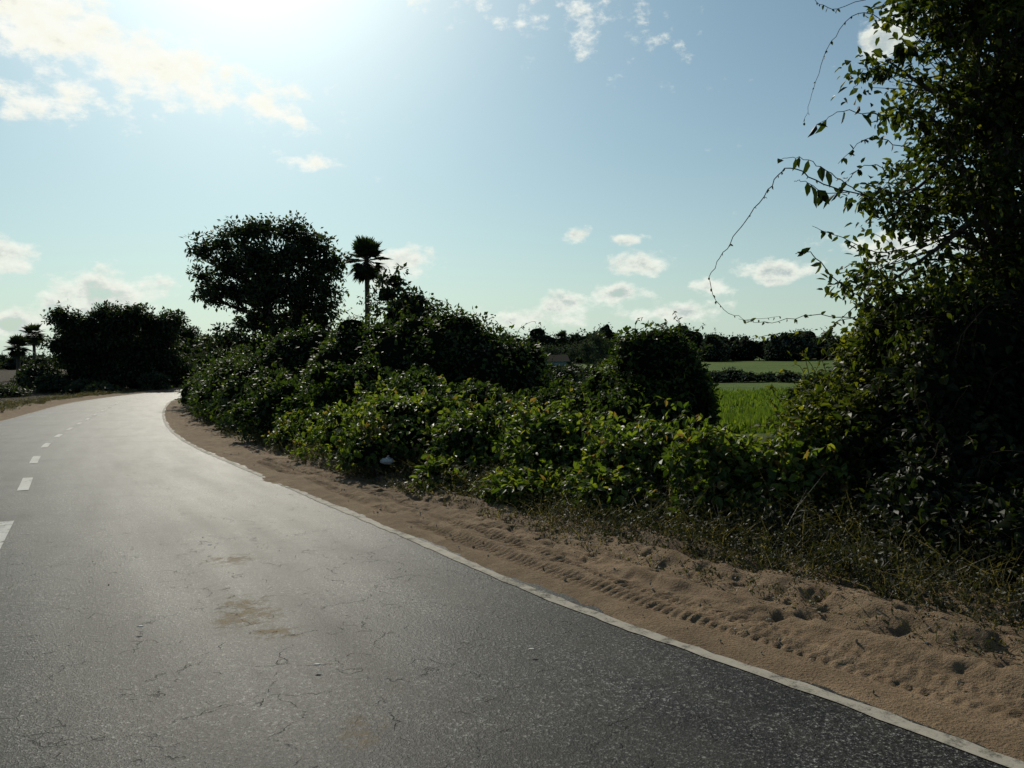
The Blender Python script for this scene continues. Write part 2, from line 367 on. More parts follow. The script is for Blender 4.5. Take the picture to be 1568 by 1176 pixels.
fm=nd(nt,"ShaderNodeMapRange"); fm.inputs[1].default_value=22; fm.inputs[2].default_value=26; nt.links.new(mth(nt,'ADD',sx.outputs[1],mth(nt,'MULTIPLY',c,3.0)),fm.inputs[0])
xm=nd(nt,"ShaderNodeMapRange"); xm.inputs[1].default_value=-4; xm.inputs[2].default_value=0; nt.links.new(sx.outputs[0],xm.inputs[0])
fmask=mth(nt,'MULTIPLY',fm.outputs[0],xm.outputs[0])
near=ramp(nt,mth(nt,'ADD',mth(nt,'MULTIPLY',c,.6),mth(nt,'MULTIPLY',e,.4)),[(.35,(.02,.016,.010)),(.55,(.045,.034,.02)),(.7,(.035,.045,.015))])
col=mix(nt,fmask,near,far)
b=nd(nt,"ShaderNodeBsdfPrincipled"); nt.links.new(col,b.inputs["Base Color"]); b.inputs["Roughness"].default_value=.95; b.inputs["Specular IOR Level"].default_value=.05
bp=nd(nt,"ShaderNodeBump"); bp.inputs["Strength"].default_value=.8; bp.inputs["Distance"].default_value=.08; nt.links.new(mth(nt,'ADD',c,e),bp.inputs["Height"]); nt.links.new(bp.outputs[0],b.inputs["Normal"])
nt.links.new(b.outputs[0],out.inputs[0])
gy=np.concatenate([[-800,-200,-60],np.arange(-40,140,1.),[160,200,300,500,900,1600,3000]]); gx=np.concatenate([[-3000,-1200,-400],np.arange(-200,201,10.),[400,1200,3000]])
Yg,Xg=np.meshgrid(gy,gx,indexing='ij'); Zg=tz(Yg)-.06; mm=len(gx)
b=Buf(); i=np.arange(len(gy)-1)[:,None]*mm; j=np.arange(mm-1)[None]; f=np.stack([i+j,i+j+1,i+mm+j+1,i+mm+j],-1).reshape(-1,4)
b.add(np.stack([Xg,Yg,Zg],-1),f,0,.5,True); b.build("ground",[m])
b=Buf(); n=26000; y=24+46*rng.uniform(0,1,n)**1.3; x=y*rng.uniform(.1,.52,n); 
hh_=rng.uniform(.12,.4,n)*(.5+.8*(np.sin(x*.9)*np.sin(y*.5)>0)); D=rng.normal(0,.3,(n,3)); D[:,2]=1
leaves(b,np.stack([x,y,tz(y)-.08],-1),D,rng.normal(size=(n,3)),hh_,.05+.0012*y,rng.uniform(0,1,n),0,False)
b.build("field_grass",[M_field])

# ------------------------------------------------------------------ vegetation
mats=[M_vine,M_twig,M_core]
b=Buf()
for (x,y,r,h,n) in [(-17.2,47,1.7,2.3,2200),(-15.2,44,2.2,3.5,3800),(-12.7,39.5,2.6,3.5,5500),(-10.2,35,2.6,3.6,6000),(-7.9,31,2.4,3.6,6500),
    (-5.2,28,2.2,3.7,7000),(-3,26,2.1,3.95,7500),(-1.3,25.5,1.8,3.9,7000),(.1,26,1.2,2.8,3800),(-11.5,33.5,1.6,2.5,3000),(-9.3,29.5,1.5,2.4,3200),(-7.6,26.5,1.5,2.1,3200),(-13.5,38,1.4,2.2,2200)]:
    blob(b,x,y,r,h,n,.15,hi=False,shoots=44,amp=.42,tb=.08,sl=.9,sub=11)
b.build("overgrown_hedge",[M_hedge,M_twig,M_core])
b=Buf()
for (x,y,h) in [(-4.3,30,5.8),(-3.5,30.5,5.1)]:
    lob=[(x,y,h-1.3,.5,.5,.45),(x-.35,y,h-1.8,.6,.5,.5),(x+.5,y,h-2.1,.8,.5,.5),(x,y,h-2.8,1.0,.6,.8)]
    crown(b,(x,y,float(tz(y))),(x,y,h-1.8),lob,44,26,.2,.4,.07,seed=int(h*10),core=.5)
b.build("sapling_tree",[M_tree,M_bark,M_core])
b=Buf()
for (x,y,r,h,n) in [(-5.9,21.5,1.3,1.6,2800),(-4.2,20,1.5,2.1,4000),(-2.4,19,1.4,1.9,4000),(-.8,18.5,1.2,1.5,3000),(.5,19.5,1.2,1.3,2500),(-6.9,24,1.0,1.3,1800)]:
    blob(b,x,y,r,h,n,.12,shoots=34,amp=.42,tb=.06,sl=.85,sub=9)
b.build("vine_thicket",[M_hedge,M_twig,M_core])
b=Buf()
for (x,y,r,h,n) in [(3.3,19,1.1,2.7,4500),(2.3,19.5,1.0,1.9,3200),(1.3,20,1.0,1.4,2200),(4.0,18.6,.7,2.0,2600),(2.9,17.8,1.0,1.6,2500)]:
    blob(b,x,y,r,h,n,.12,shoots=26,amp=.42,tb=.13,sl=.7,sub=9)
b.build("vine_covered_shrub",[M_hedge,M_twig,M_core])
b=Buf()
for (x,y,r,h,n) in [(-1.7,14,1.1,1.35,4400),(-.3,12.6,1.0,1.15,4400),(.85,11.2,.9,1.05,4000),(1.85,10.2,.85,1.0,3700),(-3,16.2,1.0,1.2,3000),(-4.5,18.8,.9,.95,2000),
    (2.35,8.5,.6,.9,2800),(1.3,9.3,.65,.55,1900),(.3,10.1,.6,.42,1400),(-.8,11.5,.5,.4,1200),(-5.9,21.7,.8,.8,1200),(2.95,8.2,.55,.95,2100)]:
    blob(b,x,y,r,h,n,.105,shoots=60,amp=.5,tb=.14,sl=1.05,sub=10,core=.62)
b.build("creeper_bush",mats)
b=Buf()
for (x,y,r,h,n) in [(3.95,9.6,.7,1.5,4500),(3.4,8.5,.6,1.4,4200),(4.9,9.5,1.0,2.6,8000)]:
    blob(b,x,y,r,h,n,.085,shoots=44,amp=.42,tb=.12,sl=1.0,sub=9,core=.70)
b.build("roadside_thicket",[M_near,M_twig,M_core])
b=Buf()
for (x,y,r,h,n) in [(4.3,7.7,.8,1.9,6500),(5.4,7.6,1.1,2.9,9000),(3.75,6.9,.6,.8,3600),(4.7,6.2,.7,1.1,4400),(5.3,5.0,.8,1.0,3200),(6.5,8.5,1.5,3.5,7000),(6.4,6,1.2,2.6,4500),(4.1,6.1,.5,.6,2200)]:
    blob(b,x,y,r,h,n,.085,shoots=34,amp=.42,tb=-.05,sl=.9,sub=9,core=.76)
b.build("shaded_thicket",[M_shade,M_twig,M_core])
b=Buf()
lob=[(4.55,8.0,2.9,.7,.8,.55,1.2),(4.7,8.2,3.7,.7,.9,.5,1.3),(4.9,8.0,4.7,.8,.9,.6,1.6),(3.75,8.0,2.45,.42,.5,.35,1),(3.9,8.1,3.3,.42,.5,.3,1.3),(4.15,8.0,4.1,.45,.5,.3,1.7),
     (3.75,8.0,4.6,.3,.3,.25,1.3),(5.6,8.5,3.4,.9,1,.9,1.2),(5.7,8.5,4.8,1,1,.9,1.5,.5),(5.1,8.2,5.9,1.1,1.1,.7,1.2),(6.3,8.8,6.0,1.4,1.3,.9,.5),(4.2,7.8,2.2,.6,.6,.4,1),(4.9,7.8,2.2,.7,.6,.6,1.3),(7.2,9,4.5,1.2,1.2,1.4,.4),(4.2,8.1,5.2,.5,.4,.35,1.9),
     (4.7,8.3,4.2,.6,.5,.4,1.6),(4.5,8.1,3.3,.5,.5,.3,1.4),(5.0,8.4,5.3,.8,.6,.4,1.7,.4),(5.3,8.6,2.9,.8,.6,.8,1.1),(4.6,8.1,5.3,.6,.5,.35,1.7),(5.1,8.4,4.3,.5,.5,.6,1.6,.4)]
crown(b,(5.05,8.25,-.1),(5.1,8.2,4.6),lob,60,32,.088,.26,.085,hi=True,seed=11,tb=.02,rag=.5)
def hang(pts,r0,r1,nl,leaf,seed,droop=1.0,tint=.3):
    r=np.random.default_rng(seed); P=np.array(pts,float); t=np.linspace(0,len(P)-1,len(P)*5)
    Q=np.stack([np.interp(t,np.arange(len(P)),P[:,k]) for k in range(3)],-1)
    for _ in range(4): Q[1:-1]=.25*Q[:-2]+.5*Q[1:-1]+.25*Q[2:]
    Q[1:-1]+=r.normal(0,.008,Q[1:-1].shape)
    tube(b,Q,np.linspace(r0,r1,len(Q))*.8,5,1)
    if nl:
        ii=r.integers(1,len(Q),nl); D=r.normal(0,.5,(nl,3))+np.array([0,0,-droop]); N=r.normal(0,.6,(nl,3))+np.array([0,-.8,.3])
        L=leaf*r.uniform(.6,1.2,nl); leaves(b,Q[ii],D,N,L,L*.5,np.clip(r.normal(tint,.15,nl),0,1),0)
hang([(4.5,8,3.1),(3.9,7.9,3.2),(3.46,7.8,3.25),(3.0,7.8,3.38),(2.66,7.8,3.6),(2.5,7.8,3.35),(2.25,7.8,3.03),(2.06,7.8,2.75),(1.9,7.8,2.53),(2.0,7.8,2.2),(2.3,7.8,2.08),(2.6,7.8,2.12)],.010,.002,44,.035,1)
hang([(3.46,7.8,3.25),(3.1,7.75,3.45),(2.8,7.7,3.62),(2.58,7.7,3.6)],.007,.003,6,.18,2,1.2,.1)
hang([(3.3,7.8,3.3),(3.0,7.8,3.3),(2.8,7.75,3.42),(2.72,7.75,3.4)],.006,.003,6,.2,3,1.5,.1)
hang([(4.3,8,4.0),(3.7,7.9,4.05),(3.2,7.8,4.1),(2.95,7.8,3.95)],.008,.003,12,.15,4,.7,.15)
hang([(4.4,8,5.0),(3.9,8,4.9),(3.4,7.9,5.1),(3.1,7.9,4.75),(2.95,7.9,4.3),(2.87,7.9,4.0)],.007,.002,22,.04,5)
hang([(4.3,8,4.6),(3.8,7.9,4.75),(3.75,7.9,4.7)],.006,.003,6,.2,6,1.2,.1)
hang([(4.5,8,5.1),(3.8,8,5.35),(3.2,8,5.1),(3.0,8,5.2),(2.9,8,5.5)],.006,.002,20,.045,7)
hang([(4.4,8,2.1),(3.7,7.9,2.1),(3.2,7.8,2.4),(2.9,7.8,2.75),(2.75,7.8,2.72)],.011,.004,20,.11,8,.6,.3)
hang([(4.2,8,1.9),(3.5,7.9,2.05),(3.0,7.8,2.15),(2.5,7.8,2.05),(2.2,7.8,2.1)],.008,.002,34,.05,9,.4,.6)
hang([(4.6,8,3.0),(3.6,7.9,2.7),(3.2,7.9,2.9),(2.95,7.9,3.0)],.008,.003,30,.08,10,.6,.4)
hang([(4.9,8,4.3),(4.2,7.9,4.9),(3.9,7.9,5.6),(3.3,7.9,5.4)],.009,.003,30,.08,12,.6,.3)
hang([(4.6,8,3.9),(3.9,7.9,3.7),(3.5,7.9,3.9),(3.2,7.9,3.6)],.008,.003,34,.08,13,.6,.3)
hang([(4.2,8,2.6),(3.7,7.9,2.4),(3.3,7.8,2.2),(3.0,7.8,1.9)],.008,.003,34,.07,14,.6,.5)
hang([(4.4,8,3.6),(3.9,7.9,3.5),(3.4,7.8,3.6),(3.15,7.8,3.3)],.008,.003,30,.09,15,.6,.3)
hang([(4.4,8,4.5),(3.9,7.9,4.4),(3.5,7.8,4.5),(3.3,7.8,4.3)],.008,.003,26,.09,16,.6,.3)
b.build("roadside_tree",[M_near,M_bark,M_core])

# weeds / dry stalks on the verge
b=Buf()
def weeds(s0,s1,o0,o1,n,hmin,hmax,leaf,nl,tint,clump=True):
    nc=max(4,n//14); sc_=rng.uniform(s0,s1,nc); oc_=o0+(o1-o0)*rng.uniform(0,1,nc)**.8; hc=rng.uniform(.5,1.25,nc); tcz=rng.normal(0,.18,nc)
    id0=rng.integers(0,nc,n); s=sc_[id0]+rng.normal(0,.13,n); o=np.maximum(oc_[id0]+rng.normal(0,.13,n),o0-.05); x,y=path(s,o); z=tz(y)-.03
    P=np.stack([x,y,z],-1); h=rng.uniform(hmin,hmax,n)*hc[id0]*(.5+.5*np.clip((o-o0)/.7,0,1))
    d=rng.normal(0,.45,(n,3)); d[:,2]=1; d=nrm(d); sd=nrm(np.cross(d,rng.normal(size=(n,3)))); bend=rng.normal(0,.3,(n,3)); bend[:,2]=-.15
    w=rng.uniform(.0012,.003,n)[:,None]*(1+y[:,None]*.06)
    p1=P+d*h[:,None]*.5; p2=P+d*h[:,None]+bend*h[:,None]
    v=np.stack([P-sd*w,P+sd*w,p1+sd*w*.8,p1-sd*w*.8,p2],1); bb=np.arange(n)[:,None]*5
    tn=np.clip(rng.normal(tint+.35,.22,n),0,1)
    k=b.n; b.add(v,bb+np.array([0,1,2,3]),0,np.repeat(tn,5)); b.F.append(((bb+np.array([3,2,4]))+k,0,False))
    m=n*nl; id=np.repeat(np.arange(n),nl); t=rng.uniform(.2,1,m)[:,None]
    Q=np.where(t<.5,P[id]+(p1-P)[id]*t*2,p1[id]+(p2-p1)[id]*(t*2-1))
    D=rng.normal(0,1,(m,3)); N=rng.normal(0,.6,(m,3))+np.array([0,0,.8]); L=leaf*rng.uniform(.5,1.3,m)
    leaves(b,Q,D,N,L,L*.45,np.clip(tcz[id0][id]+rng.normal(tint,.16,m),0,1),0,False)
weeds(s_at_y(2),s_at_y(10),1.15,2.4,5600,.15,.55,.03,6,.4)
weeds(s_at_y(1.5),s_at_y(10),1.6,3.2,4800,.3,.9,.045,8,.33)
weeds(s_at_y(9),s_at_y(20),1.15,2.7,6500,.25,.75,.045,7,.42)
weeds(s_at_y(19),s_at_y(48),1.25,3.0,5000,.2,.7,.08,6,.4)
weeds(s_at_y(2),s_at_y(20),1.0,1.4,350,.04,.16,.02,3,.6)
weeds(s_at_y(12),s_at_y(110),-W-5,-W-1.6,6000,.2,.7,.09,5,.5)
b.build("verge_weeds",[M_weed])
b=Buf(); n=2200; s=rng.uniform(s_at_y(2),s_at_y(16),n); o=1.0+np.abs(rng.normal(0,.6,n)); x,y=path(s,o)
L=rng.uniform(.015,.05,n); leaves(b,np.stack([x,y,tz(y)+.06],-1),rng.normal(0,1,(n,3))*np.array([1,1,.2]),rng.normal(0,.3,(n,3))+np.array([0,0,1]),L,L*.5,rng.uniform(.5,1,n),0)
b.build("leaf_litter",[M_weed])
m,nt,out=newmat("pebble"); bs=nd(nt,"ShaderNodeBsdfPrincipled"); a=nd(nt,"ShaderNodeAttribute",attribute_name="tint")
nt.links.new(ramp(nt,a.outputs["Fac"],[(0,(.10,.08,.06)),(.7,(.3,.26,.2)),(1,(.7,.68,.62))]),bs.inputs["Base Color"]); bs.inputs["Roughness"].default_value=.8; nt.links.new(bs.outputs[0],out.inputs[0])
b=Buf(); v8,f8=sphere_mesh(7,5)
for k in range(420):
    s=rng.uniform(s_at_y(2),s_at_y(18)); o=rng.uniform(.1,1.3) if k<380 else rng.uniform(-6,-.1); x,y=path(s,o); r=rng.uniform(.004,.012)*(1 if k<380 else .6)
    b.add(np.array([x,y,tz(y)+(.03 if k<380 else .003)])+v8*r*rng.uniform(.6,1.3,3)*(1+.15*rng.normal(size=(len(v8),1))),f8,0,rng.uniform(0,.8))
for (x,y) in [(-2.5,5.3),(-1.15,4.6),(.1,4.8),(-2.9,7.6)]:
    b.add(np.array([x,y,.006])+v8*np.array([.022,.012,.005]),f8,0,.85)
b.build("pebbles",[m])
m,nt,out=newmat("white_plastic"); bs=nd(nt,"ShaderNodeBsdfPrincipled"); bs.inputs["Base Color"].default_value=(.34,.36,.38,1); bs.inputs["Roughness"].default_value=.5; nt.links.new(bs.outputs[0],out.inputs[0])
b=Buf(); v,f=sphere_mesh(28,18); rr=1+.34*lump(v,5,5)+.16*lump(v,9,14); y0=12.6
b.add(np.array([-1.98,y0,float(tz(y0))+.33])+v*np.array([.10,.08,.05])*rr[:,None],f,0,.5,False)
t=np.linspace(0,1,6); tube(b,np.stack([-1.98+.05*t+.03*np.sin(t*6),y0-.05*t,tz(y0)+.35+.07*t],-1),.02*(1-.6*t),8,0)
b.build("plastic_bag",[m])

# big tree + palm
b=Buf(); y0=66.
lob=[(-25.2,y0,10.5,1.1,1,.6),(-23.6,y0,11.0,1.2,1.2,.8),(-21.8,y0,11.9,1.5,1.5,.8),(-20.0,y0,12.3,1.1,1.5,.6),(-18.0,y0,11.9,1.3,1.5,.8),(-16.6,y0,11.2,1.2,1.3,.7),(-15.4,y0,10.5,1.0,1.4,.7),
     (-14.2,y0,9.5,.9,1.2,.7),(-25.2,y0,8.3,1.0,1.2,.6),(-24.6,y0,6.9,1.3,1.2,.6),(-22.9,y0,9.2,1.5,1.6,1.1),(-20.6,y0-1,9.8,2.0,2,1.5),(-18.0,y0-1,9.8,1.9,2,1.4),(-15.7,y0,8.7,1.5,1.8,1.2),
     (-22.6,y0-1,7.0,1.4,2,1.0),(-20.0,y0-1,7.3,1.8,2,1.6),(-17.4,y0-1,7.1,1.9,2,1.6),(-15.2,y0,6.9,1.3,1.6,1.2),(-21.0,y0,4.8,1.6,2,1.2),(-18.2,y0,4.6,2,2,1.6),(-15.6,y0,4.6,1.4,1.7,1.4),
     (-19.6,y0,2.2,2.2,2,1.6),(-16.4,y0,2.2,2.2,2,1.6),(-22.6,y0-2,2.8,1.8,2,1.5)]
crown(b,(-19.5,y0,-2.2),(-19.6,y0,7.5),lob,13,40,.38,.95,.45,seed=3,tb=.04,core=.4,rag=.6)
b.build("rain_tree",[M_tree,M_bark,M_core])
def palm(name,x,y,zt,cr,tr,seed):
    b=Buf(); r=np.random.default_rng(seed); g=float(tz(y))
    t=np.linspace(0,1,10); tube(b,np.stack([x+.25*np.sin(t*2)-.2,y+0*t,g+(zt-g)*t],-1),tr*(1.2-.35*t),9,1)
    top=np.array([x+.25*math.sin(2)-.2,y,zt])
    for k in range(46):
        el=r.uniform(-1.2,1.35); az=k*2.399; d=np.array([math.cos(az)*math.cos(el),math.sin(az)*math.cos(el),math.sin(el)])
        pl=cr*r.uniform(.35,.55); e=top+d*pl; tube(b,np.array([top,top*.5+e*.5+np.array([0,0,.04]),e]),[.05,.04,.03],4,1)
        side=nrm(np.cross(d,np.array([0,0,1.]))+1e-3); up=np.cross(side,d)
        m=19; a=np.linspace(-1.9,1.9,m); D=np.cos(a)[:,None]*d+np.sin(a)[:,None]*side+up*.15*np.abs(np.sin(a))[:,None]+np.array([0,0,-.15])
        L=cr*.52*(1-.15*np.abs(a)/1.9)*r.uniform(.8,1.15,m)
        leaves(b,np.repeat(e[None],m,0),D,np.repeat((up+r.normal(0,.2,3))[None],m,0),L,L*.24,np.clip(r.normal(.35,.12,m),0,1),0,False)
    b.build(name,[M_tree,M_bark])
palm("palmyra_palm",-13.4,75,10.5,2.4,.24,1)
palm("palmyra_palm",-89,150,6.3,2.6,.28,2)
palm("palmyra_palm",-67.5,110,3.4,2.0,.24,3)
def bigtree(name,x,y,w,top,seed,n=12,leaf=.42):
    b=Buf(); r=np.random.default_rng(seed); g=float(tz(y)); H=top-g
    lob=[]
    for k in range(n):
        t=-1+2*(k+.5)/n+r.uniform(-.1,.1); zz=r.uniform(.72,.92) if k%2 else r.uniform(.3,.72); lr=H*.12+r.uniform(0,.3)
        lob.append((x+t*(w-lr*.6),y+r.uniform(-1.5,1.5),g+H*zz,lr*1.2,lr*1.1,lr*.85))
    lob.append((x,y,g+H*.55,w*.8,w*.6,H*.26)); lob.append((x,y,g+H*.25,w*.9,w*.6,H*.26))
    crown(b,(x,y,g),(x,y,g+H*.5),lob,10,36,leaf,.9,.3,seed=seed,tb=-.05,core=.55,rag=.5)
    return b.build(name,[M_tree,M_bark,M_core])
bigtree("neem_tree",-52.2,97,2.8,7.7,21); bigtree("neem_tree",-47.6,97,3.0,8.1,22); bigtree("neem_tree",-43.4,99,2.8,7.4,23); bigtree("neem_tree",-49,101,4,6.4,26)
bigtree("neem_tree",-50.2,122,2.4,7.0,24,8); bigtree("neem_tree",-46,128,3,4.6,25,7); bigtree("neem_tree",-50,140,4,4.6,29,8)
b=Buf()
for (x,y,r,h) in [(-55,95,2,3),(-57.5,98,2,3.8),(-60,100,1.6,2.6),(-66,100,3,1.0),(-72,102,3,1.0),(-52,91,1.6,1.8),(-78,104,3,1.2),(-41,92,1.5,2.0),(-47,88,1.5,1.2),(-43,84,1.5,1.1),(-62,90,2.5,.9),(-55,84,2.5,1.0),(-50,78,2.5,1.0),(-46,99,3,4.6),(-50,99,3,4.6),(-43,102,3,4.6),(-47,118,4,4),(-40,120,3,3.6),(-42,135,5,4)]:
    blob(b,x,y,r,h,1400,.3,hi=False,shoots=8,amp=.35,tb=0,sl=1)
b.build("far_roadside_scrub",[M_tree,M_twig,M_core])
b=Buf()
for (x,y,r,h) in [(.6,42,1.6,2.7),(3.0,46,1.3,2.2),(-1.5,36,1.5,3.0),(5.4,60,1.8,1.6),(3.5,62,2.5,2.6),(16,42,1.5,1.4),(18,40,2,1.8),(14.5,27,1.5,2.0),(10,22,1.6,2.3),(9,17,1.5,2.5),(2,70,3,2.6),(7.5,80,2,2.2)]:
    blob(b,x,y,r,h,1500,.2,hi=False,shoots=10,amp=.3,tb=-.05,sl=.8)
b.build("field_scrub",[M_tree,M_twig,M_core])
b=Buf()
for x in np.arange(14,95,2.1):
    y=100+4*math.sin(x*.13)+rng.normal(0,1.5); blob(b,x,y,rng.uniform(1.2,3),rng.uniform(.5,1.7),300,.35,hi=False,shoots=3,tb=0,amp=.35,sub=4,sl=1)
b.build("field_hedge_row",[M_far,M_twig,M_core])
b=Buf()
x=-330.
while x<420:
    y=285+rng.uniform(-18,18); h=rng.uniform(7.5,11.5) if rng.random()<.8 else rng.uniform(11,14); h*=(.42 if x<-130 else 1); r=h*rng.uniform(.4,.8)
    blob(b,x,y,r,h,620,.8,hi=False,shoots=6,core=.75,amp=.45,sub=8,sl=3); blob(b,x+2,y+12,r*1.3,h*.75,160,1.1,hi=False,shoots=0,core=.9,amp=.3,sub=2)
    x+=r*rng.uniform(.6,1.1)
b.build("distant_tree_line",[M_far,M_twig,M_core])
b=Buf()
for (x,y,w,h) in [(21.5,190,3.5,8.6),(12,170,2.5,5.5),(16.5,175,3,6.2),(31,200,4,6.6),(7,160,3,5.4),(2,150,3,5)]:
    lobs=[(x+rng.uniform(-.6,.6)*w,y,-2+h*z,w*.45,w*.45,h*.14) for z in (.2,.35,.5,.62,.75,.86)]
    crown(b,(x,y,-2),(x,y,-2+h*.5),lobs,8,24,.5,1.1,.25,seed=int(x),tb=.1)
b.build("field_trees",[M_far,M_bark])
palm("palmyra_palm",10.3,165,4.8,1.8,.2,8)

# small blue house
def flat(name,c,r=.8):
    m,nt,out=newmat(name); tc=nd(nt,"ShaderNodeTexCoord"); f=noise_tex(nt,tc.outputs["Object"],2,5)
    bs=nd(nt,"ShaderNodeBsdfPrincipled"); nt.links.new(ramp(nt,f,[(.3,tuple(k*.75 for k in c)),(.7,c)]),bs.inputs["Base Color"]); bs.inputs["Roughness"].default_value=r; bs.inputs["Specular IOR Level"].default_value=.05; nt.links.new(bs.outputs[0],out.inputs[0]); return m
def box(buf,c,s,mat):
    c=np.array(c); s=np.array(s)/2; v=c+np.array([[i,j,k] for i in(-1,1) for j in(-1,1) for k in(-1,1)])*s
    buf.add(v,np.array([[0,1,3,2],[4,6,7,5],[0,4,5,1],[2,3,7,6],[0,2,6,4],[1,5,7,3]]),mat)
hp=bpy.data.objects.new("farm_house",None); scene.collection.objects.link(hp)
hx,hy,hz=5.6,118,-2.1
def part(nm,fn,mat):
    b=Buf(); fn(b); o=b.build(nm,[mat]); o.parent=hp
def walls(b):
    box(b,(hx,hy,hz+1.3),(4.6,4,2.6),0)
def roof(b):
    v=[(hx-2.8,hy-2.5,hz+2.55),(hx+2.8,hy-2.5,hz+2.55),(hx+2.8,hy+2.5,hz+2.55),(hx-2.8,hy+2.5,hz+2.55),(hx-2.6,hy,hz+3.5),(hx+2.6,hy,hz+3.5)]
    b.add(v,[[0,1,5,4],[2,3,4,5]],0); b.add(v,[[1,2,5],[3,0,4]],0)
part("walls",walls,flat("blue_limewash",(.14,.26,.36))); part("roof",roof,flat("roof_thatch",(.022,.02,.016),1.0))
part("door",lambda b:box(b,(hx,hy-2.02,hz+1.0),(.9,.06,2.0),0),flat("door_wood",(.08,.05,.03)))
part("window",lambda b:(box(b,(hx-1.4,hy-2.02,hz+1.5),(.8,.06,.8),0),box(b,(hx+1.4,hy-2.02,hz+1.5),(.8,.06,.8),0)),flat("window_dark",(.02,.02,.02),.3))

# ------------------------------------------------------------------ light
az,el=math.radians(-18),math.radians(32)
S=Vector((math.sin(az)*math.cos(el),math.cos(az)*math.cos(el),math.sin(el)))
ld=bpy.data.lights.new("sun","SUN"); ld.energy=4.0; ld.angle=math.radians(.53); ld.color=(1,.94,.80)
lo=bpy.data.objects.new("sun",ld); lo.rotation_euler=S.to_track_quat('Z','Y').to_euler(); scene.collection.objects.link(lo)
w=bpy.data.worlds.new("World"); scene.world=w; w.use_nodes=True; nt=w.node_tree; nt.nodes.clear()
out=nd(nt,"ShaderNodeOutputWorld"); bg=nd(nt,"ShaderNodeBackground"); STR=.060
sky=nd(nt,"ShaderNodeTexSky",sky_type='NISHITA'); sky.sun_disc=False; sky.sun_elevation=el; sky.sun_rotation=az
sky.air_density=1.0; sky.dust_density=.5; sky.ozone_density=1.2
tc=nd(nt,"ShaderNodeTexCoord"); sx=nd(nt,"ShaderNodeSeparateXYZ"); nt.links.new(tc.outputs["Generated"],sx.inputs[0])
A=mth(nt,'MULTIPLY',mth(nt,'ARCTAN2',sx.outputs[0],sx.outputs[1]),57.2958)
E=mth(nt,'MULTIPLY',mth(nt,'ARCSINE',sx.outputs[2]),57.2958)
cb=nd(nt,"ShaderNodeCombineXYZ"); nt.links.new(A,cb.inputs[0]); nt.links.new(E,cb.inputs[1])
mpn=nd(nt,"ShaderNodeMapping"); mpn.inputs["Scale"].default_value=(.75,1.15,1); nt.links.new(cb.outputs[0],mpn.inputs[0])
n1=noise_tex(nt,mpn.outputs[0],.62,7,.62)
mpn2=nd(nt,"ShaderNodeMapping"); mpn2.inputs["Scale"].default_value=(.75,1.15,1); mpn2.inputs["Location"].default_value=(0,.42,0); nt.links.new(cb.outputs[0],mpn2.inputs[0])
n2=noise_tex(nt,mpn2.outputs[0],.62,5,.62)
acc=None; low=None
CL=[(-24,18.3,11,2.2,-10,1.35),(-31,20.0,7,3.6,-10,1.35),(-16.5,16.3,3.4,1.1,-25,1.2),(-29,15.5,5,1.4,0,.75),(-14.5,13.0,3,.6,-8,.8),(9.3,6.1,2.2,1.1,0,1.5),(4.0,3.4,2.6,1.0,4,1.35),(7.4,4.0,2.5,.9,0,1.35),
    (18,5.3,3.0,.95,0,1.4),(14,4.5,1.9,.8,0,1.2),(4.6,8.2,1.3,.55,0,1.05),(7.8,7.8,1.5,.5,0,1.05),(-8,6.2,3.3,1.5,10,1.3),(-26.5,3.8,4.2,1.9,0,1.6),(-32.5,6.2,2.6,1.4,0,1.5),(-32,2.2,4,1.1,0,1.4),
    (25,19,2.6,1.8,20,1.2),(26,6.5,5,1.3,0,1.2),(-3,24,4,1.2,5,.4),(5,22.3,4,1.6,-15,.3),(1,2.4,5,.9,0,1.1),(11.5,2.6,4.5,.8,0,1.1),(45,12,8,3,0,1),(-50,10,9,3,0,1.1)]
for (a0,e0,rx,ry,tl,wt) in CL:
    v=nd(nt,"ShaderNodeVectorMath",operation='SUBTRACT'); nt.links.new(cb.outputs[0],v.inputs[0]); v.inputs[1].default_value=(a0,e0,0)
    last=v
    if tl:
        vr=nd(nt,"ShaderNodeVectorRotate",rotation_type='Z_AXIS'); nt.links.new(v.outputs[0],vr.inputs["Vector"]); vr.inputs["Angle"].default_value=-math.radians(tl); last=vr
    v2=nd(nt,"ShaderNodeVectorMath",operation='MULTIPLY'); nt.links.new(last.outputs[0],v2.inputs[0]); v2.inputs[1].default_value=(1/rx,1/ry,0)
    v3=nd(nt,"ShaderNodeVectorMath",operation='LENGTH'); nt.links.new(v2.outputs[0],v3.inputs[0])
    q=mth(nt,'MULTIPLY_ADD',v3.outputs["Value"],-wt,wt)
    acc=q if acc is None else mth(nt,'MAXIMUM',acc,q)
acc=mth(nt,'MAXIMUM',acc,-.6)
dens=mth(nt,'ADD',acc,mth(nt,'MULTIPLY',mth(nt,'SUBTRACT',n1,.5),3.8))
dens2=mth(nt,'ADD',mth(nt,'MULTIPLY',acc,.7),mth(nt,'MULTIPLY',mth(nt,'SUBTRACT',n2,.5),4.2))
al=nd(nt,"ShaderNodeMapRange",interpolation_type='SMOOTHSTEP'); al.inputs[1].default_value=-.05; al.inputs[2].default_value=.9; nt.links.new(dens,al.inputs[0])
dt=nd(nt,"ShaderNodeVectorMath",operation='DOT_PRODUCT'); nt.links.new(tc.outputs["Generated"],dt.inputs[0]); dt.inputs[1].default_value=S
nearsun=nd(nt,"ShaderNodeMapRange"); nearsun.inputs[1].default_value=.86; nearsun.inputs[2].default_value=.95; nt.links.new(dt.outputs["Value"],nearsun.inputs[0])
ccol=ramp(nt,mth(nt,'MULTIPLY_ADD',dens2,.45,.1),[(.12,(.88,.92,.83)),(.36,(.80,.83,.75)),(.62,(.50,.57,.56)),(.95,(.38,.45,.47))])
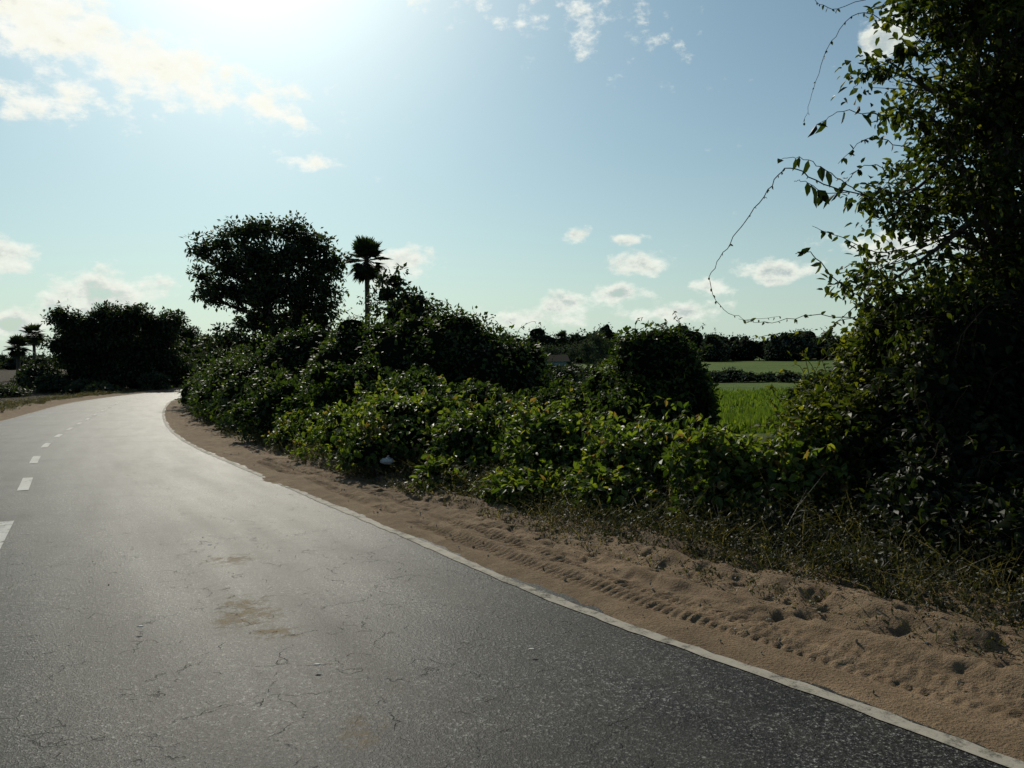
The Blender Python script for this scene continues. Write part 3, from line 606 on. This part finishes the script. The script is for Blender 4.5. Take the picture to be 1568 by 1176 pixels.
ccn=ramp(nt,mth(nt,'MULTIPLY_ADD',dens2,.45,.1),[(.2,(1,1,.93)),(.6,(.98,.96,.84)),(.95,(.78,.78,.68))])
ccol=mix(nt,nearsun.outputs[0],ccol,ccn)
# haze near the horizon and the aureole round the sun (both functions of world direction)
hz_=mth(nt,'MULTIPLY',mth(nt,'EXPONENT',mth(nt,'MULTIPLY',mth(nt,'MAXIMUM',E,0.0),-.11)),.85)
sk1=nd(nt,"ShaderNodeVectorMath",operation='SCALE'); sk1.inputs["Scale"].default_value=STR; nt.links.new(mix(nt,1.0,sky.outputs[0],(.90,1.06,1.07),'MULTIPLY'),sk1.inputs[0])
skc=mix(nt,hz_,sk1.outputs[0],(.50,.63,.585))
gl=mth(nt,'EXPONENT',mth(nt,'MULTIPLY',mth(nt,'SUBTRACT',1.0,dt.outputs["Value"]),-38.0))
gl2=mth(nt,'EXPONENT',mth(nt,'MULTIPLY',mth(nt,'SUBTRACT',1.0,dt.outputs["Value"]),-6.0))
gv=nd(nt,"ShaderNodeVectorMath",operation='SCALE'); gv.inputs[0].default_value=(.65,.60,.50); nt.links.new(gl,gv.inputs["Scale"])
gv2=nd(nt,"ShaderNodeVectorMath",operation='SCALE'); gv2.inputs[0].default_value=(.11,.18,.165); nt.links.new(gl2,gv2.inputs["Scale"])
s1=nd(nt,"ShaderNodeVectorMath",operation='ADD'); nt.links.new(skc,s1.inputs[0]); nt.links.new(gv.outputs[0],s1.inputs[1])
s2=nd(nt,"ShaderNodeVectorMath",operation='ADD'); nt.links.new(s1.outputs[0],s2.inputs[0]); nt.links.new(gv2.outputs[0],s2.inputs[1])
ccf=nd(nt,"ShaderNodeVectorMath",operation='MAXIMUM'); s2s=nd(nt,"ShaderNodeVectorMath",operation='SCALE'); nt.links.new(s2.outputs[0],s2s.inputs[0]); s2s.inputs["Scale"].default_value=.85
nt.links.new(ccol,ccf.inputs[0]); nt.links.new(s2s.outputs[0],ccf.inputs[1])
fin=mix(nt,mth(nt,'MULTIPLY',al.outputs[0],.92),s2.outputs[0],ccf.outputs[0])
nt.links.new(fin,bg.inputs[0]); bg.inputs[1].default_value=1.0; nt.links.new(bg.outputs[0],out.inputs[0])
try: w.cycles.sampling_method='NONE'
except Exception as ex: print(ex)

# ------------------------------------------------------------------ camera
cd=bpy.data.cameras.new("camera"); cd.sensor_width=36; cd.lens=36/2/ (784/1231); cd.clip_end=8000; cd.clip_start=.05
co=bpy.data.objects.new("camera",cd); scene.collection.objects.link(co)
co.matrix_world=Matrix.Translation((0,0,1.8))@Matrix.Rotation(math.radians(90-2.23),4,'X')@Matrix.Rotation(math.radians(-.7),4,'Z')
scene.camera=co
scene.view_settings.view_transform='Standard'; scene.view_settings.look='None'; scene.view_settings.exposure=0
